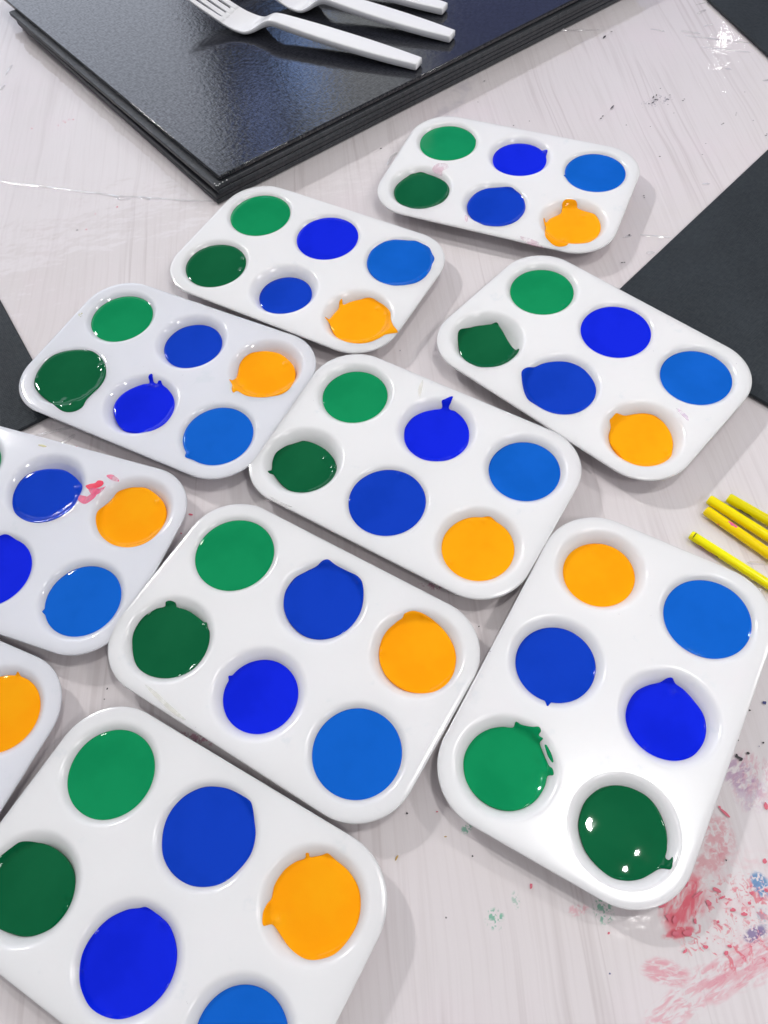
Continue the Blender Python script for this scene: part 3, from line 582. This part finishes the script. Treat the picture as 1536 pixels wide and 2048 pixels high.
def smear1(root, px_polys, colr, alpha=.8, name='paint_smear', label=None, nscale=300, lo=.35, hi=.6):
    """dry rubbed paint lying on a palette's flat top"""
    inv = root.matrix_world.inverted(); polys = []
    o0 = inv @ Vector((0, 0, CAM_H))
    for P in px_polys:
        q = []
        for px, py in P:
            d = (inv.to_3x3() @ ray(px, py)); t = (PZ-o0.z)/d.z; v = o0+d*t; q.append((v.x, v.y))
        q = catmull(q, 4); polys.append(q)
    M = Mat('rubbed_paint')
    a = M.math('MULTIPLY', M.step(M.noise(M.obj((1, .4, 1)), nscale, 3, .6), lo, hi), alpha)
    M.P(Base_Color=colr, Roughness=.45, Alpha=a)
    me = blob_mesh(polys, PZ+.00004, .00006); ob = link(name, me, M.m, root)
    if label: ob['label'] = label
    return ob
PAL = {}
PAL[1] = palette(1, 'farthest white palette, nearest the top right, orange paint with a round-headed tongue')
PAL[2] = palette(2, 'white palette touching the near corner of the black stack, shallow cobalt pool, jagged orange')
PAL[3] = palette(3, 'white palette resting on the left black board, dark green overflowing its well', ((0, 1),))
PAL[4] = palette(4, 'white palette lapping over the large right black board, angular dark green pool', ((1, 0), (2, 0)))
PAL[5] = palette(5, 'white palette in the middle, ultramarine pool with a thin stalk running over its rim')
PAL[6] = palette(6, 'white palette cut off by the left edge, with bright pink smears between two wells')
PAL[7] = palette(7, 'white palette just below the middle one, dark green pool with a small knob on top')
PAL[8] = palette(8, 'white palette turned upright at the lower right, its two green wells at the bottom')
PAL[9] = palette(9, 'white palette at the left edge showing only its rounded end and half an orange pool')
PAL[10] = palette(10, 'nearest white palette filling the bottom left corner, cut off by the bottom edge')
smear(PAL[6], [[(171, 972), (180, 968), (190, 966), (196, 961), (205, 962), (207, 968), (200, 974), (188, 977), (178, 979)]], (.80, .005, .06), 1.0, label='bright pink smear', nscale=110, lo=.0, hi=.42)
smear(PAL[6], [[(156, 1000), (160, 990), (166, 994), (176, 992), (186, 984), (194, 980), (192, 992), (180, 1003), (168, 1008)], [(213, 951), (224, 949), (236, 957), (238, 963), (228, 962), (218, 957)], [(176, 972), (200, 978), (212, 972), (200, 986), (184, 990)]], (.85, .06, .20), .85, label='pale pink smear', nscale=110, lo=.2, hi=.6)
smear(PAL[6], [[(72, 889), (84, 889), (94, 893), (86, 894)]], (.75, .68, .25), .6, label='pale yellow smear')
smear(PAL[3], [[(157, 628), (163, 624), (166, 630), (160, 634)]], (.75, .70, .35), .6, label='pale yellow smear')
smear(PAL[1], [[(864, 338), (875, 327), (893, 328), (897, 336), (885, 342), (884, 352), (872, 348)], [(1040, 473), (1056, 476), (1078, 485), (1085, 496), (1068, 492), (1050, 484)], [(930, 430), (936, 434), (934, 444), (930, 440)]], (.85, .36, .54), .28, label='pale pink smear', nscale=200)
smear(PAL[5], [[(836, 780), (845, 760), (846, 768), (840, 796)], [(535, 990), (560, 1003), (585, 1014), (560, 1010)]], (.74, .70, .55), .30, label='faint yellow smear', nscale=90)
smear(PAL[7], [[(290, 1370), (305, 1378), (340, 1410), (372, 1440), (350, 1430), (312, 1396)]], (.74, .72, .55), .30, label='faint yellow smear', nscale=90)
smear(PAL[4], [[(1352, 817), (1360, 819), (1374, 831), (1377, 841), (1366, 833)]], (.80, .55, .80), .35, label='faint violet smear')
# green dragged beside the green pool of the upright palette
def streak(i, pts, colr, w=.0006):
    smear_root = PAL[i]; o = smear(smear_root, [pts], PAINT[colr], 1.0, 'paint_streak', 'thin dragged '+colr.replace('_', ' ')+' streak', 50, -.6, -.5)
    for v in o.data.vertices: v.co.z += .0001 if v.co.z <= PZ+.00005 else .0006
    o.data.materials[0] = PAINT_M[colr]
streak(8, [(1089, 1490), (1093, 1490), (1102, 1506), (1107, 1523), (1104, 1525), (1095, 1511)], 'green')
# droplets standing on the paint edges: dark green blot beads
# ------------------------------------------------------------------ black canvas boards
def canvas_mat(name, base, rough, weave=1.0, strokes=0.0, spec=.6, bmp=.5):
    M = Mat(name)
    v = M.obj((1, 1, 1))
    w1 = M.n('TexWave', wave_type='BANDS', bands_direction='X'); M.set(w1, 'Vector', v); M.set(w1, 'Scale', 210); M.set(w1, 'Distortion', 1.2); M.set(w1, 'Detail', 1)
    w2 = M.n('TexWave', wave_type='BANDS', bands_direction='Y'); M.set(w2, 'Vector', v); M.set(w2, 'Scale', 260); M.set(w2, 'Distortion', 1.2); M.set(w2, 'Detail', 1)
    h = M.math('ADD', w1.outputs['Fac'], w2.outputs['Fac'])
    st = M.noise(M.obj((220, 700, 1)), 1, 2, .5); st2 = M.noise(M.obj((760, 200, 1)), 1, 2, .5); bl = M.noise(v, 260, 2, .5)
    h = M.math('ADD', M.math('MULTIPLY', h, .35*weave), M.math('MULTIPLY', M.math('ADD', M.math('ADD', st, st2), M.math('MULTIPLY', bl, 1.4)), strokes))
    n = M.noise(v, 14, 4, .6)
    c = M.mix(M.step(n, .3, .7), base, tuple(q*1.35 for q in base))
    fl = M.step(M.math('ADD', M.math('MULTIPLY', M.math('ADD', st, st2), .35), M.math('MULTIPLY', M.noise(M.obj((300, 620, 1)), 1, 3, .7), .35)), .40, .66)
    M.P(Base_Color=c, Roughness=M.math('ADD', rough, M.math('MULTIPLY', fl, .10*strokes)), Specular_IOR_Level=M.math('ADD', spec*.55, M.math('MULTIPLY', fl, spec*.9)), Normal=M.bump(h, bmp, .0006)); return M.m
SATIN = canvas_mat('satin_black_canvas', (.036, .040, .046), .42, 1.0, .4, .5, .3)
GLOSSY = canvas_mat('glossy_black_canvas', (.013, .014, .019), .06, .12, .8, .62, .10)
MATT = canvas_mat('matt_black_canvas', (.024, .029, .034), .55, 1.0, .5, .22)
def board(label, P, z0, th, mat, group=None, name='canvas_board'):
    """P: four ground corners; the object sits at P[0] with its x axis along the first side"""
    P = [Vector((p[0], p[1], 0)) for p in P]; ax = (P[1]-P[0]).normalized(); an = math.atan2(ax.y, ax.x)
    mw = Matrix.Translation((P[0].x, P[0].y, z0)) @ Matrix.Rotation(an, 4, 'Z'); inv = Matrix.Rotation(-an, 4, 'Z')
    L = [inv @ (p-P[0]) for p in P]; bm = bmesh.new()
    lo = [bm.verts.new((p.x, p.y, 0)) for p in L]; up = [bm.verts.new((p.x, p.y, th)) for p in L]
    bm.faces.new(up); bm.faces.new(lo[::-1])
    for k in range(4): bm.faces.new((lo[k], lo[(k+1) % 4], up[(k+1) % 4], up[k]))
    bmesh.ops.recalc_face_normals(bm, faces=bm.faces)
    bmesh.ops.bevel(bm, geom=[e for e in bm.edges], offset=.0009, segments=3, affect='EDGES', profile=.5)
    me = bpy.data.meshes.new('b'); bm.to_mesh(me); bm.free()
    o = link(name, me, mat, smooth=False); o.matrix_world = mw
    for p in me.polygons: p.use_smooth = p.area < 1e-4*3
    return tag(o, label, 'canvas board', group)
def dirv(a): return Vector((math.cos(rad(a)), math.sin(rad(a)), 0))
TH = .0038
STK = [  # near-corner px at its top edge, left-side angle, right-side angle, extra length
 ('topmost glossy black canvas board of the stack, forks lying on it', (437, 353), 123.9, 30.8, .40, .47, GLOSSY),
 ('second black canvas board from the top of the stack', (429, 373), 123.8, 30.6, .3625, .46, SATIN),
 ('third, middle black canvas board of the stack', (437, 381), 123.1, 30.9, .362, .46, SATIN),
 ('fourth black canvas board of the stack, one above the lowest', (432, 391), 123.3, 30.7, .360, .46, SATIN),
 ('lowest black canvas board of the stack, lying on the table', (434, 401), 122.9, 30.7, .363, .46, SATIN)]
for k, (lb, px, la, ra, ll, rl, mt) in enumerate(STK):
    zt = TH*(5-k)+.0009*(4-k); C = at(px[0], px[1], zt); A, B = dirv(ra), dirv(la)
    o = board(lb, [C, C+A*rl, C+A*rl+B*ll, C+B*ll], zt-TH, TH, mt, 'stacked black canvas boards')
    if k == 0:
        TOPB = o
        cm = mesh([], []); rnd = random.Random(3); inv = o.matrix_world.inverted(); V = []
        polys = []
        M = plain('bare_white_board', (.72, .72, .72), .7)
        vs, fs = [], []
        def ch(px, py, z, s):
            b = len(vs); c = inv @ at(px, py, z)
            for kk in range(8):
                a = 2*math.pi*kk/8; vs.append((c.x+s*rnd.uniform(.6, 1.2)*math.cos(a), c.y+s*rnd.uniform(.6, 1.2)*math.sin(a), c.z+s*.5*math.sin(a*2+1)))
            vs.append((c.x, c.y, c.z+s*.6)); vs.append((c.x, c.y, c.z-s*.6))
            for kk in range(8): fs.append((b+kk, b+(kk+1) % 8, b+8)); fs.append((b+(kk+1) % 8, b+kk, b+9))
        for q in ((429, 367, .0190), (432, 371, .0186), (436, 371, .0186), (439, 368, .0188), (445, 364, .0190), (453, 360, .0191)): ch(q[0], q[1], q[2], .0007)
        link('worn_spot', mesh(vs, fs), M, o)['label'] = 'white chips on the worn corner'
# loose boards
C = at(1238, 578, .0026); q = at(1536, 814, .0); dA = dirv(40.7); dB = dirv(-49.3)
den = dA.x*dB.y-dA.y*dB.x; w = q-C; s = (w.x*dB.y-w.y*dB.x)/den; K = C+dA*s
board('large matt black canvas board at the right, partly under a palette', [K, K+dB*.36, K+dB*.36+dA*.46, K+dA*.46], 0, .0026, MATT, 'loose black canvas boards')
C = at(0, 600, .0026); D_ = at(66, 722, .0026); dA = (D_-C).normalized(); q = at(50, 860, 0); dB = Vector((dA.y, -dA.x, 0))
den = dA.x*dB.y-dA.y*dB.x; w = q-C; s = (w.x*dB.y-w.y*dB.x)/den; K = C+dA*s
board('matt black canvas board at the left edge, its corner under a palette', [K, K-dA*.46, K-dA*.46+dB*.36, K+dB*.36], 0, .0026, MATT, 'loose black canvas boards')
A_ = at(1420, 0, .0026); B_ = at(1536, 108, .0026); dA = (B_-A_).normalized(); dB = Vector((-dA.y, dA.x, 0))
A_ = A_-dA*.12
board('black canvas board poking in at the far right corner of the table', [A_, A_+dA*.36, A_+dA*.36+dB*.46, A_+dB*.46], 0, .0026, MATT, 'loose black canvas boards')
# ------------------------------------------------------------------ white plastic forks
FORK_M = Mat('white_fork_plastic').P(Base_Color=(.90, .90, .92), Roughness=.22, Specular_IOR_Level=.5, Subsurface_Weight=.1, Subsurface_Radius=(.003, .003, .003), Subsurface_Scale=1.0).m
def loft(bm, secs):
    """secs: (x, y, z, width, thickness, crown) closed rounded sections along x; z is the top"""
    rings = []
    NS = 20
    for x, y, z, w, t, cr in secs:
        ring = []
        for k in range(NS):
            a = 2*math.pi*k/NS; ca, sa = math.cos(a), math.sin(a); e = .27
            u = math.copysign(abs(ca)**e, ca); v = math.copysign(abs(sa)**e, sa)
            ring.append(bm.verts.new((x, y+u*w/2, z-t/2+v*t/2+cr*(abs(u)**2))))
        rings.append(ring)
    for A, B in zip(rings[:-1], rings[1:]):
        for k in range(NS): bm.faces.new((A[k], A[(k+1) % NS], B[(k+1) % NS], B[k]))
    bm.faces.new(rings[0][::-1]); bm.faces.new(rings[-1])
def smoothsec(S, n=5):
    out = []
    for k in range(len(S)-1):
        p0 = S[max(k-1, 0)]; p1 = S[k]; p2 = S[k+1]; p3 = S[min(k+2, len(S)-1)]
        for j in range(n):
            t = j/n; out.append(tuple(.5*((2*b)+(c-a)*t+(2*a-5*b+4*c-d)*t*t+(-a+3*b-3*c+d)*t**3) for a, b, c, d in zip(p0, p1, p2, p3)))
    out.append(S[-1]); return out
def make_fork():
    bm = bmesh.new()
    # x 0 = tine tips, .058 = top of the neck, .182 = handle end
    palm = [(.016, 0, .0098, .0285, .0026, .0012), (.026, 0, .0058, .0290, .0027, .0012), (.034, 0, .0042, .0290, .0028, .0012), (.040, 0, .0044, .0275, .0032, .0010), (.046, 0, .0072, .0220, .0040, .0006), (.052, 0, .0118, .0160, .0050, .0), (.058, 0, .0152, .0140, .0058, 0),
            (.064, 0, .0160, .0140, .0060, 0), (.075, 0, .0152, .0155, .0062, 0), (.100, 0, .0130, .0178, .0062, 0), (.130, 0, .0105, .0180, .0062, 0), (.155, 0, .0085, .0160, .0062, 0), (.172, 0, .0072, .0132, .0062, 0), (.180, 0, .0066, .0116, .0062, 0), (.1815, 0, .0063, .0108, .0050, 0)]
    loft(bm, smoothsec(palm))
    for k in range(4):
        y = (-1.5+k)*.0076
        loft(bm, smoothsec([(.020, y, .0082+abs(y)*.08, .0058, .0025, 0), (.012, y, .0118+abs(y)*.08, .0054, .0025, 0), (-.004, y*.98, .0200, .0046, .0023, 0), (-.018, y*.95, .0270, .0034, .0020, 0), (-.024, y*.94, .0300, .0018, .0014, 0)], 4))
    bmesh.ops.recalc_face_normals(bm, faces=bm.faces)
    me = bpy.data.meshes.new('fork'); bm.to_mesh(me); bm.free(); me.materials.append(FORK_M)
    for p in me.polygons: p.use_smooth = True
    return me
FORK = make_fork()
ZS = TH*5+.0036+.0003
def place_fork(label, neck, end, first=[None]):
    N_ = at(neck[0], neck[1], ZS+.0158); E_ = at(end[0], end[1], ZS+.0063); d = E_-N_; an = math.atan2(d.y, d.x); L = math.hypot(d.x, d.y)
    o = bpy.data.objects.new('plastic_fork', FORK); COL.objects.link(o)
    s = L/(.1815-.060); print('fork scale', s)
    mw = Matrix.Translation((E_.x, E_.y, ZS)) @ Matrix.Rotation(an, 4, 'Z') @ Matrix.Scale(s, 4, (1, 0, 0)) @ Matrix.Translation((-.1815, 0, 0))
    o.matrix_world = Matrix.Translation((E_.x, E_.y, ZS)) @ Matrix.Rotation(an, 4, 'Z') @ Matrix.Diagonal((s, 1, 1, 1)) @ Matrix.Translation((-.1815, 0, 0))
    tag(o, label, 'plastic fork', 'white plastic forks on the canvas stack'); return o
place_fork('nearest white plastic fork on the black canvas stack, tines and neck in view', (546, 32), (838, 121))
place_fork('middle white plastic fork on the black canvas stack, neck against the nearest fork', (652, -12), (905, 66))
place_fork('farthest white plastic fork on the black canvas stack, only its handle end in view', (630, -64), (890, 11))
# ------------------------------------------------------------------ yellow plastic rods
def rod_mat(name, c):
    M = Mat(name)
    st = M.noise(M.obj((6, 700, 700)), 1, 2, .5)
    M.P(Base_Color=M.mix(M.step(st, .35, .7), c, tuple(min(1, v*1.12) for v in c)), Roughness=.14, Specular_IOR_Level=.35, Subsurface_Weight=.25, Subsurface_Radius=(.003, .0025, .0004), Subsurface_Scale=1.0); return M.m
YEL = [rod_mat('lemon_plastic', (.95, .82, .0)), rod_mat('amber_plastic', (.97, .68, .0)), rod_mat('lemon_plastic_b', (.97, .76, .0)), rod_mat('olive_plastic', (.76, .67, .0))]
def rod(label, a, b, r, mat, length=.19):
    A = at(a[0], a[1], r); B = at(b[0], b[1], r); d = (B-A).normalized(); an = math.atan2(d.y, d.x)
    bm = bmesh.new(); NS = 32; rings = []
    prof = [(.0030, .55), (.0012, .60), (.0002, .68), (0, .78), (.0003, .90), (.0011, .985), (.0022, 1.0), (.02, 1.0), (.06, 1.0), (length*.7, 1.0), (length-.002, 1.0), (length-.0004, .9), (length, .7)]
    for x, f in prof: rings.append([bm.verts.new((x, r*f*math.cos(2*math.pi*k/NS), r+r*f*math.sin(2*math.pi*k/NS))) for k in range(NS)])
    for P, Q in zip(rings[:-1], rings[1:]):
        for k in range(NS): bm.faces.new((P[k], P[(k+1) % NS], Q[(k+1) % NS], Q[k]))
    bm.faces.new(rings[0]); bm.faces.new(rings[-1]); bmesh.ops.recalc_face_normals(bm, faces=bm.faces)
    me = bpy.data.meshes.new('rod'); bm.to_mesh(me); bm.free()
    o = link('plastic_rod', me, mat); o.matrix_world = Matrix.Translation((A.x, A.y, 0)) @ Matrix.Rotation(an, 4, 'Z')
    tag(o, label, 'plastic rod', 'yellow plastic rods at the right edge'); return o
def rod_spot(o, r, x, ang, lx, w, colr, label):
    """a dab of paint wrapped on the rod: x along it, ang round it (deg), half length lx, half width w (deg)"""
    V, Fc = [], []; nx, na = 10, 6; rnd = random.Random(int(x*1e5))
    for i in range(nx+1):
        u = -1+2*i/nx; ww = w*math.sqrt(max(0, 1-u*u))*(1+.3*math.sin(u*7+x*900))+.5
        for j in range(na+1):
            s = -1+2*j/na; a = rad(ang+ww*s); e = r*(1.0+.05*(1-s*s)*(1-u*u)+.004); V.append((x+u*lx, e*math.cos(a), r+e*math.sin(a)))
    for i in range(nx):
        for j in range(na): k = i*(na+1)+j; Fc.append((k, k+1, k+na+2, k+na+1))
    p = link('paint_spot', mesh(V, Fc), plain('dried_spot', colr, .35), o); p['label'] = label
r1 = rod('nearest yellow plastic rod, apart from the others, with red paint along its underside', (1381, 1069), (1536, 1168), .0026, YEL[0])
r2 = rod('amber-yellow plastic rod lowest of the group of three', (1411, 1020), (1536, 1107), .0029, YEL[1])
r3 = rod('bright yellow plastic rod between the amber and the olive one', (1417, 998), (1536, 1073), .0029, YEL[2])
r4 = rod('olive-yellow plastic rod farthest back, with black paint on its side', (1456, 995), (1536, 1041), .0029, YEL[3])
rod_spot(r1, .0027, .0115, 215, .0085, 26, (.42, .03, .05), 'red smear'); rod_spot(r1, .0027, .018, 150+45, .0010, 14, (.10, .01, .01), 'dark speck')
rod_spot(r1, .0027, .0022, 100, .0003, 50, (.03, .025, .01), 'dark slit')
rod_spot(r2, .0029, .0165, 75, .0030, 22, (.80, .10, .28), 'pink smear'); rod_spot(r2, .0029, .0105, 190, .0009, 14, (.80, .12, .05), 'red speck')
rod_spot(r4, .0029, .0125, 205, .0055, 22, (.012, .02, .008), 'black smear')
